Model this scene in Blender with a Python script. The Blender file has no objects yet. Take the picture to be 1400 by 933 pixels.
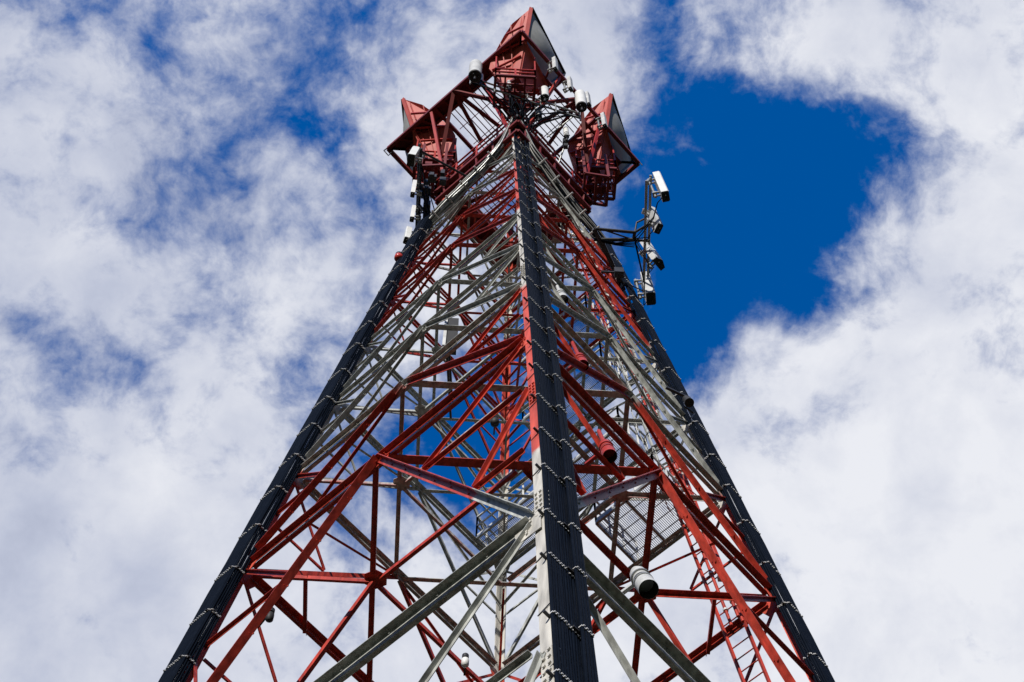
import bpy, math, random
from mathutils import Vector, Matrix
random.seed(11)
V = Vector
U = 9.0            # metres per plan unit (half diagonal of the tower at eye height)
HAP = 8.141        # height (units) at which the four legs would meet
CZ = 1.6           # eye height

# ------------------------------------------------------------------ camera
scn = bpy.context.scene
col = scn.collection
FPX, PIT, ROLL = 2306.73, 1.17607, 0.00715
TY = 0.05235 - 0.00004
DIST = 1.94234
ch, sh = math.cos(TY), math.sin(TY)
R0 = V((ch, -sh, 0)); F0 = V((sh, ch, 0))
CAM = -(R0 * 0.000935 + F0 * DIST) * U + V((0, 0, CZ))
fwd = F0 * math.cos(PIT) + V((0, 0, math.sin(PIT)))
upv = -F0 * math.sin(PIT) + V((0, 0, math.cos(PIT)))
right = R0 * math.cos(ROLL) + upv * math.sin(ROLL)
up = upv * math.cos(ROLL) - R0 * math.sin(ROLL)
cd = bpy.data.cameras.new('camera'); cam = bpy.data.objects.new('camera', cd); col.objects.link(cam)
cd.sensor_width = 36; cd.sensor_fit = 'HORIZONTAL'; cd.lens = FPX / 1400 * 36
cd.clip_start = 0.05; cd.clip_end = 20000
m3 = Matrix((right, up, -fwd)).transposed()
cam.matrix_world = Matrix.Translation(CAM) @ m3.to_4x4()
scn.camera = cam

def ray(x, y):
    return (fwd * FPX + right * (x - 700) - up * (y - 466.5)).normalized()

def at(x, y, zu):
    """world point on the level plane zu (units above eye) seen at photo position x, y"""
    d = ray(x, y)
    return CAM + d * (zu * U / d.z)

# ------------------------------------------------------------------ sun and sky
SUN = V((-0.30, -0.80, 0.50)).normalized()
el = math.asin(SUN.z); az = math.atan2(SUN.x, SUN.y)
sl = bpy.data.lights.new('sun', 'SUN'); sl.energy = 5.0; sl.angle = math.radians(0.53); sl.color = (1, 0.95, 0.88)
so = bpy.data.objects.new('sun', sl); col.objects.link(so)
so.rotation_euler = SUN.to_track_quat('Z', 'Y').to_euler(); so.location = (-40, -80, 90)

w = bpy.data.worlds.new('World'); scn.world = w; w.use_nodes = True
nt = w.node_tree; N = nt.nodes; L = nt.links
for n in list(N): N.remove(n)
def nd(t, **k):
    n = N.new(t)
    for a, b in k.items(): setattr(n, a, b)
    return n
def mth(op, a, b=None, c=None):
    n = nd('ShaderNodeMath', operation=op)
    for i, v in enumerate((a, b, c)):
        if v is None: continue
        if isinstance(v, (int, float)): n.inputs[i].default_value = v
        else: L.new(v, n.inputs[i])
    return n.outputs[0]
sky = nd('ShaderNodeTexSky', sky_type='NISHITA', sun_disc=False)
sky.sun_elevation = el; sky.sun_rotation = az
sky.air_density = 1.0; sky.dust_density = 0.1; sky.ozone_density = 4.0; sky.altitude = 300
tc = nd('ShaderNodeTexCoord')
DIR = tc.outputs['Generated']
hs = nd('ShaderNodeHueSaturation'); hs.inputs['Saturation'].default_value = 1.35; hs.inputs['Value'].default_value = 1.7
L.new(sky.outputs[0], hs.inputs['Color'])
tint = nd('ShaderNodeMix', data_type='RGBA', blend_type='MULTIPLY'); tint.inputs[0].default_value = 1
L.new(hs.outputs[0], tint.inputs[6]); tint.inputs[7].default_value = (0.5, 0.92, 1.15, 1)
def noise(scale, detail, rough, dist=0.0, off=(0, 0, 0), vec=None):
    mp = nd('ShaderNodeMapping'); mp.inputs['Location'].default_value = off
    L.new(vec or DIR, mp.inputs['Vector'])
    n = nd('ShaderNodeTexNoise'); n.inputs['Scale'].default_value = scale; n.inputs['Detail'].default_value = detail
    n.inputs['Roughness'].default_value = rough; n.inputs['Distortion'].default_value = dist
    L.new(mp.outputs[0], n.inputs['Vector'])
    return n.outputs['Fac']
# blue openings in the cloud deck: direction, angular radius, depth
HOLES = [(1010, 200, 105, .32), (1050, 290, 90, .30), (1010, 390, 85, .32), (920, 300, 95, .30), (925, 450, 60, .26), (1160, 200, 75, .30), (1205, 190, 55, .12), (1125, 310, 45, .18), (1080, 420, 50, .20), (890, 180, 60, .16), (1190, 240, 50, .16),
         (905, 60, 40, .16), (1390, 195, 40, .15), (965, 500, 40, .14),
         (620, 600, 115, .40), (650, 700, 75, .26), (800, 480, 110, .30), (650, 340, 80, .12), (780, 640, 70, .16), (560, 560, 50, .12),
         (310, 215, 55, .20), (440, 135, 60, .18), (220, 250, 60, .10), (20, 230, 50, .10), (470, 40, 50, .08), (165, 500, 45, .22), (405, 490, 40, .20), (270, 520, 30, .10), (130, 240, 45, .07), (895, 30, 40, .18), (925, 110, 45, .16), (1090, 400, 50, .16)]
VEILS = [(1080, 480, 45, .16), (1025, 450, 30, .12), (1010, 470, 25, .08), (780, 60, 110, .05), (1120, 60, 120, .10), (1350, 600, 260, .2), (60, 800, 300, .2), (1200, 800, 260, .2), (700, 860, 200, .1)]
acc = None
for sgn, lst in ((-1, HOLES), (1, VEILS)):
    for x, y, rr, a in lst:
        c = ray(x, y)
        vd = nd('ShaderNodeVectorMath', operation='DISTANCE'); L.new(DIR, vd.inputs[0]); vd.inputs[1].default_value = c
        q = mth('DIVIDE', vd.outputs['Value'], rr / FPX)
        q = mth('MULTIPLY', mth('POWER', q, 2.0), -0.7)
        g = mth('MULTIPLY', mth('EXPONENT', q), sgn * a)
        acc = g if acc is None else mth('ADD', acc, g)
wn = nd('ShaderNodeTexNoise'); wn.inputs['Scale'].default_value = 11.0; wn.inputs['Detail'].default_value = 4
L.new(DIR, wn.inputs['Vector'])
wv_ = nd('ShaderNodeVectorMath', operation='MULTIPLY_ADD'); L.new(wn.outputs['Color'], wv_.inputs[0]); wv_.inputs[1].default_value = (.034, .034, .034); L.new(DIR, wv_.inputs[2])
WARP = wv_.outputs[0]
n1 = noise(6.5, 4, 0.5, 0.0, (3.1, 1.7, 0.4), WARP)
n2 = noise(19.0, 9, 0.60, 0.0, (0.3, 5.7, 2.4), WARP)
dens = mth('ADD', mth('MULTIPLY', mth('SUBTRACT', n1, 0.5), 0.95), mth('MULTIPLY', mth('SUBTRACT', n2, 0.5), 1.35))
n4 = noise(75.0, 6, 0.62, 0.0, (5.3, 2.7, 8.4), WARP)
dens = mth('ADD', dens, mth('MULTIPLY', mth('SUBTRACT', n4, 0.5), 0.48))
dens = mth('ADD', mth('ADD', dens, acc), 0.20)
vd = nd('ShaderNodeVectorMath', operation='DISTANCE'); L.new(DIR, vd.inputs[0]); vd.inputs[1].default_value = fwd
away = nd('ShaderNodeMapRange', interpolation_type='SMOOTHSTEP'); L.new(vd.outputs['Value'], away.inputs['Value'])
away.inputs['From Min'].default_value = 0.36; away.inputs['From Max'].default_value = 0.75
dens = mth('ADD', dens, mth('MULTIPLY', away.outputs[0], -0.36))     # unseen sky given less cloud, to lower the ambient light on the tower
cov = nd('ShaderNodeMapRange', interpolation_type='SMOOTHSTEP'); L.new(dens, cov.inputs['Value'])
cov.inputs['From Min'].default_value = -0.26; cov.inputs['From Max'].default_value = 0.34
# thickness of the cloud tells its brightness
n3 = noise(12.0, 8, 0.58, 0.0, (7.3, 0.2, 4.4), WARP)
c0 = ray(1250, 880)
vd = nd('ShaderNodeVectorMath', operation='DISTANCE'); L.new(DIR, vd.inputs[0]); vd.inputs[1].default_value = c0
br = mth('MULTIPLY_ADD', vd.outputs['Value'], -0.45, 0.80)
br = mth('ADD', br, mth('MULTIPLY', mth('SUBTRACT', n3, 0.5), 0.85))
br = mth('ADD', br, mth('MULTIPLY', mth('MINIMUM', dens, 0.34), 0.40))
cr = nd('ShaderNodeValToRGB'); L.new(br, cr.inputs[0])
els = cr.color_ramp.elements
els[0].position = 0.25; els[0].color = (2.9, 3.3, 4.7, 1)
els[1].position = 0.95; els[1].color = (8.3, 8.45, 9.0, 1)
e = els.new(0.6); e.color = (5.2, 5.6, 6.9, 1)
mix = nd('ShaderNodeMix', data_type='RGBA'); L.new(cov.outputs[0], mix.inputs[0])
L.new(tint.outputs[2], mix.inputs[6]); L.new(cr.outputs[0], mix.inputs[7])
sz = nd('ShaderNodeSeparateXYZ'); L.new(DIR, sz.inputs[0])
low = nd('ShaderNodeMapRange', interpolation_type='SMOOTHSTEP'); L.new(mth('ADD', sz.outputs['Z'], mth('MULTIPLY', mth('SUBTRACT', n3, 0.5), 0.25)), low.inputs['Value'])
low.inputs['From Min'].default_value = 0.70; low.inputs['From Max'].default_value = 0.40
low_dim = nd('ShaderNodeMix', data_type='RGBA'); L.new(low.outputs[0], low_dim.inputs[0])      # made-up dark band in the unseen low sky, dims ambient light
L.new(mix.outputs[2], low_dim.inputs[6]); low_dim.inputs[7].default_value = (0.5, 0.52, 0.58, 1)
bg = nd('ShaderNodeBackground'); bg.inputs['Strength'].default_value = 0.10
L.new(low_dim.outputs[2], bg.inputs['Color'])
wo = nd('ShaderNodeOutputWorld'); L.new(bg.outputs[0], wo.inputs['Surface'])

vs = scn.view_settings
scn.display_settings.display_device = 'sRGB'
vs.view_transform = 'Standard'; vs.look = 'None'; vs.exposure = 0.0; vs.gamma = 1.0
scn.render.engine = 'CYCLES'

# ------------------------------------------------------------------ materials
MATS = {}
def mat(name, base, rough=0.55, metal=0.0, var=0.25, scale=3.0, bump=0.0, spec=0.5, ior=1.35):
    m = bpy.data.materials.new(name); m.use_nodes = True
    t = m.node_tree; b = t.nodes['Principled BSDF']
    tcn = t.nodes.new('ShaderNodeTexCoord')
    no = t.nodes.new('ShaderNodeTexNoise'); no.inputs['Scale'].default_value = scale; no.inputs['Detail'].default_value = 6
    no.inputs['Roughness'].default_value = 0.65
    t.links.new(tcn.outputs['Object'], no.inputs['Vector'])
    r = t.nodes.new('ShaderNodeValToRGB')
    r.color_ramp.elements[0].position = 0.3; r.color_ramp.elements[1].position = 0.72
    r.color_ramp.elements[0].color = tuple(c * (1 - var) for c in base) + (1,)
    r.color_ramp.elements[1].color = tuple(min(1, c * (1 + var * .6)) for c in base) + (1,)
    t.links.new(no.outputs['Fac'], r.inputs[0]); t.links.new(r.outputs[0], b.inputs['Base Color'])
    b.inputs['Roughness'].default_value = rough; b.inputs['Metallic'].default_value = metal
    b.inputs['Specular IOR Level'].default_value = spec; b.inputs['IOR'].default_value = ior
    if bump:
        bp = t.nodes.new('ShaderNodeBump'); bp.inputs['Strength'].default_value = bump; bp.inputs['Distance'].default_value = 0.02
        t.links.new(no.outputs['Fac'], bp.inputs['Height']); t.links.new(bp.outputs[0], b.inputs['Normal'])
    MATS[name] = m
    return m

BANDS = [1.5, 2.552, 3.70, 4.615, 5.45, 5.93]     # paint changes colour at these heights
def band_mat(name, white, red, rough, metal=0.0, dirt=0.35):
    """tower paint in red and white bands, measured up the tower"""
    m = bpy.data.materials.new(name); m.use_nodes = True
    t = m.node_tree; b = t.nodes['Principled BSDF']; n = t.nodes; l = t.links
    tcn = n.new('ShaderNodeTexCoord')
    sx = n.new('ShaderNodeSeparateXYZ'); l.new(tcn.outputs['Object'], sx.inputs[0])
    fine = n.new('ShaderNodeTexNoise'); fine.inputs['Scale'].default_value = 2.3; fine.inputs['Detail'].default_value = 7
    fine.inputs['Roughness'].default_value = 0.7; l.new(tcn.outputs['Object'], fine.inputs['Vector'])
    mp = n.new('ShaderNodeMapping'); mp.inputs['Scale'].default_value = (9, 9, 0.8); l.new(tcn.outputs['Object'], mp.inputs['Vector'])
    st = n.new('ShaderNodeTexNoise'); st.inputs['Scale'].default_value = 1.0; st.inputs['Detail'].default_value = 5; l.new(mp.outputs[0], st.inputs['Vector'])
    def M(op, a, c):
        q = n.new('ShaderNodeMath'); q.operation = op
        for i, v in enumerate((a, c)):
            if isinstance(v, (int, float)): q.inputs[i].default_value = v
            else: l.new(v, q.inputs[i])
        return q.outputs[0]
    z = M('ADD', sx.outputs['Z'], M('MULTIPLY', M('SUBTRACT', fine.outputs['Fac'], 0.5), 0.55))
    tot = 0.0
    for i, bz in enumerate(BANDS):
        sgn = 1 if i % 2 == 0 else -1
        s = n.new('ShaderNodeMapRange'); l.new(z, s.inputs['Value'])
        s.inputs['From Min'].default_value = bz * U + CZ - 0.09; s.inputs['From Max'].default_value = bz * U + CZ + 0.09
        tot = M('ADD', tot, M('MULTIPLY', s.outputs[0], sgn))
    isred = M('MULTIPLY', M('SUBTRACT', 1.0, tot), 1.0)     # bottom band is red
    isred = M('ABSOLUTE', isred, 0) if False else isred
    def ramp(src, c, lo, hi):
        r = n.new('ShaderNodeValToRGB'); l.new(src, r.inputs[0])
        r.color_ramp.elements[0].position = 0.32; r.color_ramp.elements[1].position = 0.7
        r.color_ramp.elements[0].color = tuple(v * lo for v in c) + (1,)
        r.color_ramp.elements[1].color = tuple(min(1, v * hi) for v in c) + (1,)
        return r.outputs[0]
    rw = ramp(st.outputs['Fac'], white, 1 - dirt, 1.12); rr = ramp(st.outputs['Fac'], red, 1 - dirt, 1.15)
    mx = n.new('ShaderNodeMix'); mx.data_type = 'RGBA'
    l.new(isred, mx.inputs[0]); l.new(rw, mx.inputs[6]); l.new(rr, mx.inputs[7])
    # chips and rust freckles
    ch_ = n.new('ShaderNodeTexNoise'); ch_.inputs['Scale'].default_value = 14; ch_.inputs['Detail'].default_value = 8; ch_.inputs['Roughness'].default_value = 0.75
    l.new(tcn.outputs['Object'], ch_.inputs['Vector'])
    cm = n.new('ShaderNodeMapRange'); cm.inputs['From Min'].default_value = 0.62; cm.inputs['From Max'].default_value = 0.69; l.new(ch_.outputs['Fac'], cm.inputs['Value'])
    mc = n.new('ShaderNodeMix'); mc.data_type = 'RGBA'; l.new(M('MULTIPLY', cm.outputs[0], 0.7), mc.inputs[0])
    l.new(mx.outputs[2], mc.inputs[6]); mc.inputs[7].default_value = (0.16, 0.12, 0.10, 1)
    l.new(mc.outputs[2], b.inputs['Base Color'])
    b.inputs['Roughness'].default_value = rough; b.inputs['Metallic'].default_value = metal; b.inputs['IOR'].default_value = 1.3
    MATS[name] = m
RED = (0.50, 0.048, 0.034)
band_mat('leg_paint', (0.62, 0.60, 0.55), (0.64, 0.095, 0.06), 0.5, 0.0, 0.42)
band_mat('brace_paint', (0.50, 0.515, 0.49), (0.50, 0.054, 0.033), 0.42, 0.0, 0.5)
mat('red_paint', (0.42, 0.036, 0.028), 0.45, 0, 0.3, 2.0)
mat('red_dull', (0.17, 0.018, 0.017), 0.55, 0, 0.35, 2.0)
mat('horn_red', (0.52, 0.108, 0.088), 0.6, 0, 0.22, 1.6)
mat('radome', (0.42, 0.43, 0.42), 0.75, 0, 0.28, 1.3, 0.3)
mat('black_trim', (0.02, 0.02, 0.022), 0.5, 0, 0.2, 4)
mat('cable', (0.006, 0.009, 0.016), 0.42, 0, 0.3, 5, 0, 0.12, 1.12)
mat('grey_cable', (0.22, 0.22, 0.21), 0.4, 0, 0.5, 2)
mat('clamp', (0.60, 0.60, 0.59), 0.35, 0.15, 0.25, 12)
mat('dark_steel', (0.045, 0.045, 0.048), 0.5, 0.3, 0.3, 6)
mat('galvanised', (0.36, 0.37, 0.36), 0.4, 0.55, 0.3, 7)
mat('white_steel', (0.60, 0.61, 0.60), 0.45, 0.1, 0.25, 5)
mat('antenna_white', (0.74, 0.75, 0.74), 0.45, 0, 0.1, 3)
mat('antenna_grey', (0.58, 0.59, 0.59), 0.5, 0, 0.25, 3)
mat('antenna_base', (0.03, 0.03, 0.03), 0.6, 0, 0.2, 8)
mat('concrete', (0.33, 0.32, 0.30), 0.9, 0, 0.3, 2, 0.4)
mat('red_lens', (0.55, 0.06, 0.05), 0.2, 0, 0.1, 3)

# ------------------------------------------------------------------ mesh helpers
class MB:
    def __init__(s): s.v = []; s.f = []; s.sm = []
    def prism(s, p0, p1, prof0, prof1=None, cap=True, smooth=False):
        """profile points are world offsets"""
        b = len(s.v); n = len(prof0); prof1 = prof1 or prof0
        s.v += [p0 + q for q in prof0] + [p1 + q for q in prof1]
        for i in range(n):
            j = (i + 1) % n
            s.f.append((b + i, b + j, b + n + j, b + n + i)); s.sm.append(smooth)
        if cap:
            s.f.append(tuple(range(b + n - 1, b - 1, -1))); s.f.append(tuple(range(b + n, b + 2 * n))); s.sm += [False, False]
        return s
    def bar(s, p0, p1, a, b_, ref=V((0, 0, 1))):
        p0 = V(p0); p1 = V(p1); d = (p1 - p0).normalized()
        e1 = d.cross(ref)
        if e1.length < 1e-3: e1 = d.cross(V((1, 0, 0)))
        e1.normalize(); e2 = e1.cross(d)
        x = e1 * a / 2; y = e2 * b_ / 2
        return s.prism(p0, p1, [-x - y, x - y, x + y, -x + y])
    def box(s, c, hx, hy, hz, X=V((1, 0, 0)), Y=V((0, 1, 0)), Z=V((0, 0, 1))):
        c = V(c); x = X * hx; y = Y * hy
        return s.prism(c - Z * hz, c + Z * hz, [-x - y, x - y, x + y, -x + y])
    def tube(s, pts, r, n=8, cap=True):
        pts = [V(p) for p in pts]
        rs = r if isinstance(r, (list, tuple)) else [r] * len(pts)
        d = (pts[1] - pts[0]).normalized()
        e1 = d.cross(V((0, 0, 1)))
        if e1.length < 1e-3: e1 = d.cross(V((1, 0, 0)))
        e1.normalize()
        b = len(s.v)
        for i, p in enumerate(pts):
            dd = (pts[min(i + 1, len(pts) - 1)] - pts[max(i - 1, 0)]).normalized()
            e1 = (e1 - dd * e1.dot(dd)).normalized(); e2 = dd.cross(e1)
            for k in range(n):
                a = 2 * math.pi * k / n
                s.v.append(p + (e1 * math.cos(a) + e2 * math.sin(a)) * rs[i])
        for i in range(len(pts) - 1):
            for k in range(n):
                k2 = (k + 1) % n
                s.f.append((b + i * n + k, b + i * n + k2, b + (i + 1) * n + k2, b + (i + 1) * n + k)); s.sm.append(True)
        if cap:
            e_ = b + (len(pts) - 1) * n; c_ = len(s.v)
            s.v += s.v[b:b + n] + s.v[e_:e_ + n]
            s.f.append(tuple(range(c_ + n - 1, c_ - 1, -1))); s.f.append(tuple(range(c_ + n, c_ + 2 * n))); s.sm += [False, False]
        return s
    def bolt(s, p, n, r=0.022, h=0.025):
        p = V(p); n = V(n).normalized()
        e1 = n.cross(V((0, 0, 1)))
        if e1.length < .01: e1 = V((1, 0, 0))
        e1.normalize(); e2 = n.cross(e1)
        return s.prism(p, p + n * h, [(e1 * math.cos(k * math.pi / 3) + e2 * math.sin(k * math.pi / 3)) * r for k in range(6)])
    def sheet(s, pts, t, n):
        """flat polygon with thickness t along n"""
        n = V(n).normalized() * t
        pts = [V(p) for p in pts]; c = pts[0]
        return s.prism(c, c + n, [p - c for p in pts])
    def angle(s, p0, p1, n, wv, wh, t, flip=False):
        """L section: heel on the axis, one leg hanging in the face plane, one leg standing outward"""
        p0 = V(p0); p1 = V(p1); a = (p1 - p0).normalized(); n = V(n)
        n = (n - a * n.dot(a)).normalized()
        e = a.cross(n)
        if (e.z > 0) != flip: e = -e
        prof = [V((0, 0, 0)), e * wv, e * wv + n * t, e * t + n * t, e * t + n * wh, n * wh]
        return s.prism(p0, p1, prof)
    def build(s, name, material, parent=None, loc=None):
        o0 = V(loc) if loc is not None else (V(parent['origin']) if parent is not None else V((0, 0, 0)))
        me = bpy.data.meshes.new(name)
        me.from_pydata([tuple(p - o0) for p in s.v], [], s.f)
        me.polygons.foreach_set('use_smooth', s.sm)
        me.materials.append(MATS[material]); me.update()
        import bmesh
        bm = bmesh.new(); bm.from_mesh(me); bmesh.ops.recalc_face_normals(bm, faces=bm.faces); bm.to_mesh(me); bm.free()
        o = bpy.data.objects.new(name, me); col.objects.link(o)
        if parent is not None: o.parent = parent
        elif loc is not None: o.location = loc
        if parent is not None and 'origin' in parent:
            o['origin'] = list(o0)
        return o

def tag(o, label=None, cat=None, group=None, kind=None):
    if label: o['label'] = label
    if cat: o['category'] = cat
    if group: o['group'] = group
    if kind: o['kind'] = kind
    return o
def thing(name, label, cat, loc=(0, 0, 0), group=None):
    o = bpy.data.objects.new(name, None); col.objects.link(o); o.location = loc
    o['origin'] = [float(c) for c in loc]
    o.empty_display_size = 0.3
    return tag(o, label, cat, group)
def dup(root, loc=None, rot=None, label=None, group=None):
    r = root.copy(); col.objects.link(r)
    if loc is not None: r.location = loc
    if rot is not None: r.rotation_euler = rot
    if label: r['label'] = label
    if group: r['group'] = group
    for c in list(root.children):
        k = c.copy(); col.objects.link(k); k.parent = r
        for g in list(c.children):
            h = g.copy(); col.objects.link(h); h.parent = k
    return r

def P(u, v, zu): return V((u * U, v * U, zu * U + CZ))
def rad(zu): return 1 - zu / HAP
S2 = math.sqrt(.5)
CORN = {'A': (0, -1), 'B': (-1, 0), 'C': (1, 0), 'D': (0, 1)}
def leg(c, zu, off=(0, 0)):
    r = rad(zu); return P(CORN[c][0] * r, CORN[c][1] * r, zu) + V((off[0], off[1], 0))
def drift(zu): return V((-.07 * max(0, zu - 2.6), 0, 0))
def pl(u, v, zu):
    r = rad(zu); return P(u * r, v * r, zu)

# ------------------------------------------------------------------ ground
g = MB()
nring = 48
g.v = [V((0, 0, 0))]
for R_ in (40, 200, 1000, 6000):
    for k in range(nring):
        a = 2 * math.pi * k / nring; g.v.append(V((R_ * math.cos(a), R_ * math.sin(a), 0)))
for k in range(nring):
    g.f.append((0, 1 + k, 1 + (k + 1) % nring)); g.sm.append(False)
    for q in range(3):
        b = 1 + q * nring
        g.f.append((b + k, b + nring + k, b + nring + (k + 1) % nring, b + (k + 1) % nring)); g.sm.append(False)
mat('grass_ground', (0.03, 0.038, 0.018), 0.95, 0, 0.5, 0.4)
tag(g.build('ground', 'grass_ground'), kind='structure')

# ------------------------------------------------------------------ the tower
TOWER = thing('lattice_tower', 'tall four legged lattice tower of angle steel painted in red and white bands', 'tower')
ZL = [0.0, 0.95, 2.2507, 3.2588, 3.7215, 4.1522, 4.5676, 4.9548, 5.3173, 5.6289, 5.95]   # horizontal levels
SUB = [3, 3, 3, 2, 2, 2, 2, 2, 2, 2]                                                 # divisions of the panel under level i+1
ZTOP = 6.45
FACES = [('A', 'B', V((-S2, -S2, 0))), ('A', 'C', V((S2, -S2, 0))), ('B', 'D', V((-S2, S2, 0))), ('C', 'D', V((S2, S2, 0)))]

for c in 'ABCD':
    m = MB()
    nb = {'A': 'BC', 'B': 'AD', 'C': 'AD', 'D': 'BC'}[c]
    d1 = (V(CORN[nb[0]] + (0,)) - V(CORN[c] + (0,))).normalized(); d2 = (V(CORN[nb[1]] + (0,)) - V(CORN[c] + (0,))).normalized()
    zz = [-0.14] + [0.4 * i for i in range(0, 17)] + [ZTOP]
    def prof(z):
        wd = (0.25 if c == 'A' else 0.2) - (.17 if c == 'A' else 0.03) * max(0, z) / ZTOP; t = 0.025
        sh_ = V((.12, -.02, 0)) + drift(z) if c == 'A' else V((0, 0, 0))
        return [sh_ + k_ for k_ in [V((0, 0, 0)), d1 * wd, d1 * wd + d2 * t, d1 * t + d2 * t, d2 * wd + d1 * t, d2 * wd]]
    for i in range(len(zz) - 1):
        m.prism(leg(c, zz[i]), leg(c, zz[i + 1]), prof(zz[i]), prof(zz[i + 1]), cap=(i in (0, len(zz) - 2)))
    # splice plates with bolt groups at intervals
    for zs in (0.7, 1.75, 2.30, 2.87, 3.85, 4.7, 5.5):
        for dd, oo in ((d1, d2), (d2, d1)):
            nrm = -oo
            wd = (0.225 if c == 'A' else .175) - (.16 if c == 'A' else 0.03) * zs / ZTOP
            L_ = 0.5
            sh_ = V((.12, -.02, 0)) + drift(zs) if c == 'A' else V((0, 0, 0))
            q0 = leg(c, zs - L_ / U) + sh_; q1 = leg(c, zs + L_ / U) + sh_
            ax = (q1 - q0).normalized()
            fn = dd.cross(ax).normalized()
            if fn.dot(nrm) < 0: fn = -fn
            m.prism(q0 + fn * .001, q1 + fn * .001, [dd * .02, dd * wd, dd * wd + fn * .014, dd * .02 + fn * .014])
            for k in range(6):
                for e_ in (0.3, 0.75):
                    m.bolt(q0.lerp(q1, (k + .5) / 6) + dd * wd * e_ + fn * 0.014, fn, 0.024, 0.028)
    m.build('leg', 'leg_paint', TOWER)

bolts_on = 0
subs = []      # secondary bars, sorted by how large they show
for lv in range(1, len(ZL)):
    z = ZL[lv]; zl = ZL[lv - 1]
    wv = [0, .14, .14, .135, .12, .105, .09, .085, .08, .075, .07][lv]
    for fa, fb, n in FACES:
        inn = -n * 0.05
        pa, pb = leg(fa, z) + inn, leg(fb, z) + inn
        M_ = (pa + pb) / 2
        dab = (pb - pa).normalized()
        tr = 0.24
        # horizontal: two bars meeting at the mid node
        m = MB()
        ta = .13 if fa == 'A' and fb == 'B' else tr
        m.angle(pa + dab * ta, pb - dab * tr, n, wv * .8, wv * .9, 0.014)
        m.angle(pa + dab * tr - n * 0.03 + V((0, 0, -.03)), pb - dab * tr - n * 0.03 + V((0, 0, -.03)), -n, wv * .7, wv * .8, 0.014)
        ln = (pb - pa).length
        if lv <= 6:
            nb_ = int(ln / 0.9)
            for k in range(1, nb_):
                m.bolt(pa + dab * ln * k / nb_ + n * 0.014 + V((0, 0, -wv * .45)), n, 0.02, 0.02)
                m.bolt(pa + dab * ln * k / nb_ + n * wv * .5 + V((0, 0, -0.014)), V((0, 0, -1)), 0.02, 0.02)
        m.build('horizontal_brace', 'brace_paint', TOWER)
        for ft, sg in ((fa, 1), (fb, -1)):
            q = leg(ft, zl) + inn
            dq = (q - M_).normalized()
            m = MB()
            s0 = M_ + dq * 0.10; s1 = q - dq * tr * (.6 if ft == 'A' and fb == 'B' else 1.3)
            m.angle(s0, s1, n, wv, wv * (1.25 if ft == 'B' else 1), 0.016, flip=(fa == 'A' and ft == 'B'))
            if lv <= 6:
                ln = (s1 - s0).length; nb_ = max(2, int(ln / 1.1))
                e = dq.cross(n); e = -e if e.z > 0 else e
                for k in range(1, nb_):
                    m.bolt(s0.lerp(s1, k / nb_) + e * wv * .5 + n * 0.016, n, 0.02, 0.02)
                    m.bolt(s0.lerp(s1, k / nb_) + n * wv * .55 + e * 0.016, e, 0.02, 0.02)
            m.build('diagonal_brace', 'brace_paint', TOWER)
            # secondary bars from the diagonal to the leg
            ns = SUB[lv - 1]
            for i in range(1, ns):
                S_ = M_.lerp(q, i / ns)
                for j in (i - 1, i):
                    T_ = leg(ft, z + (zl - z) * j / ns) + inn
                    dd = (T_ - S_).normalized()
                    mm = MB(); ws = wv * .58
                    mm.angle(S_ + dd * .06, T_ - dd * .2, n, ws, ws, 0.011)
                    mm.bolt(S_ + dd * .15 + n * 0.011 + V((0, 0, -ws * .5)), n, 0.018, 0.018)
                    mid = (S_ + T_) / 2
                    d2c = (mid - CAM).length
                    px = (T_ - S_).length / d2c * (1 if (fa == 'A') else .75)
                    if lv <= 1: px *= 0.02
                    subs.append((px, mm))
subs.sort(key=lambda q: -q[0])
for i, (px, mm) in enumerate(subs[:100]):
    mm.build('secondary_brace', 'brace_paint', TOWER)
rest = MB()
for px, mm in subs[100:]:
    b = len(rest.v); rest.v += mm.v; rest.f += [tuple(i + b for i in f) for f in mm.f]; rest.sm += mm.sm
tag(rest.build('secondary_bracing', 'brace_paint', TOWER), kind='stuff')

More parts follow.
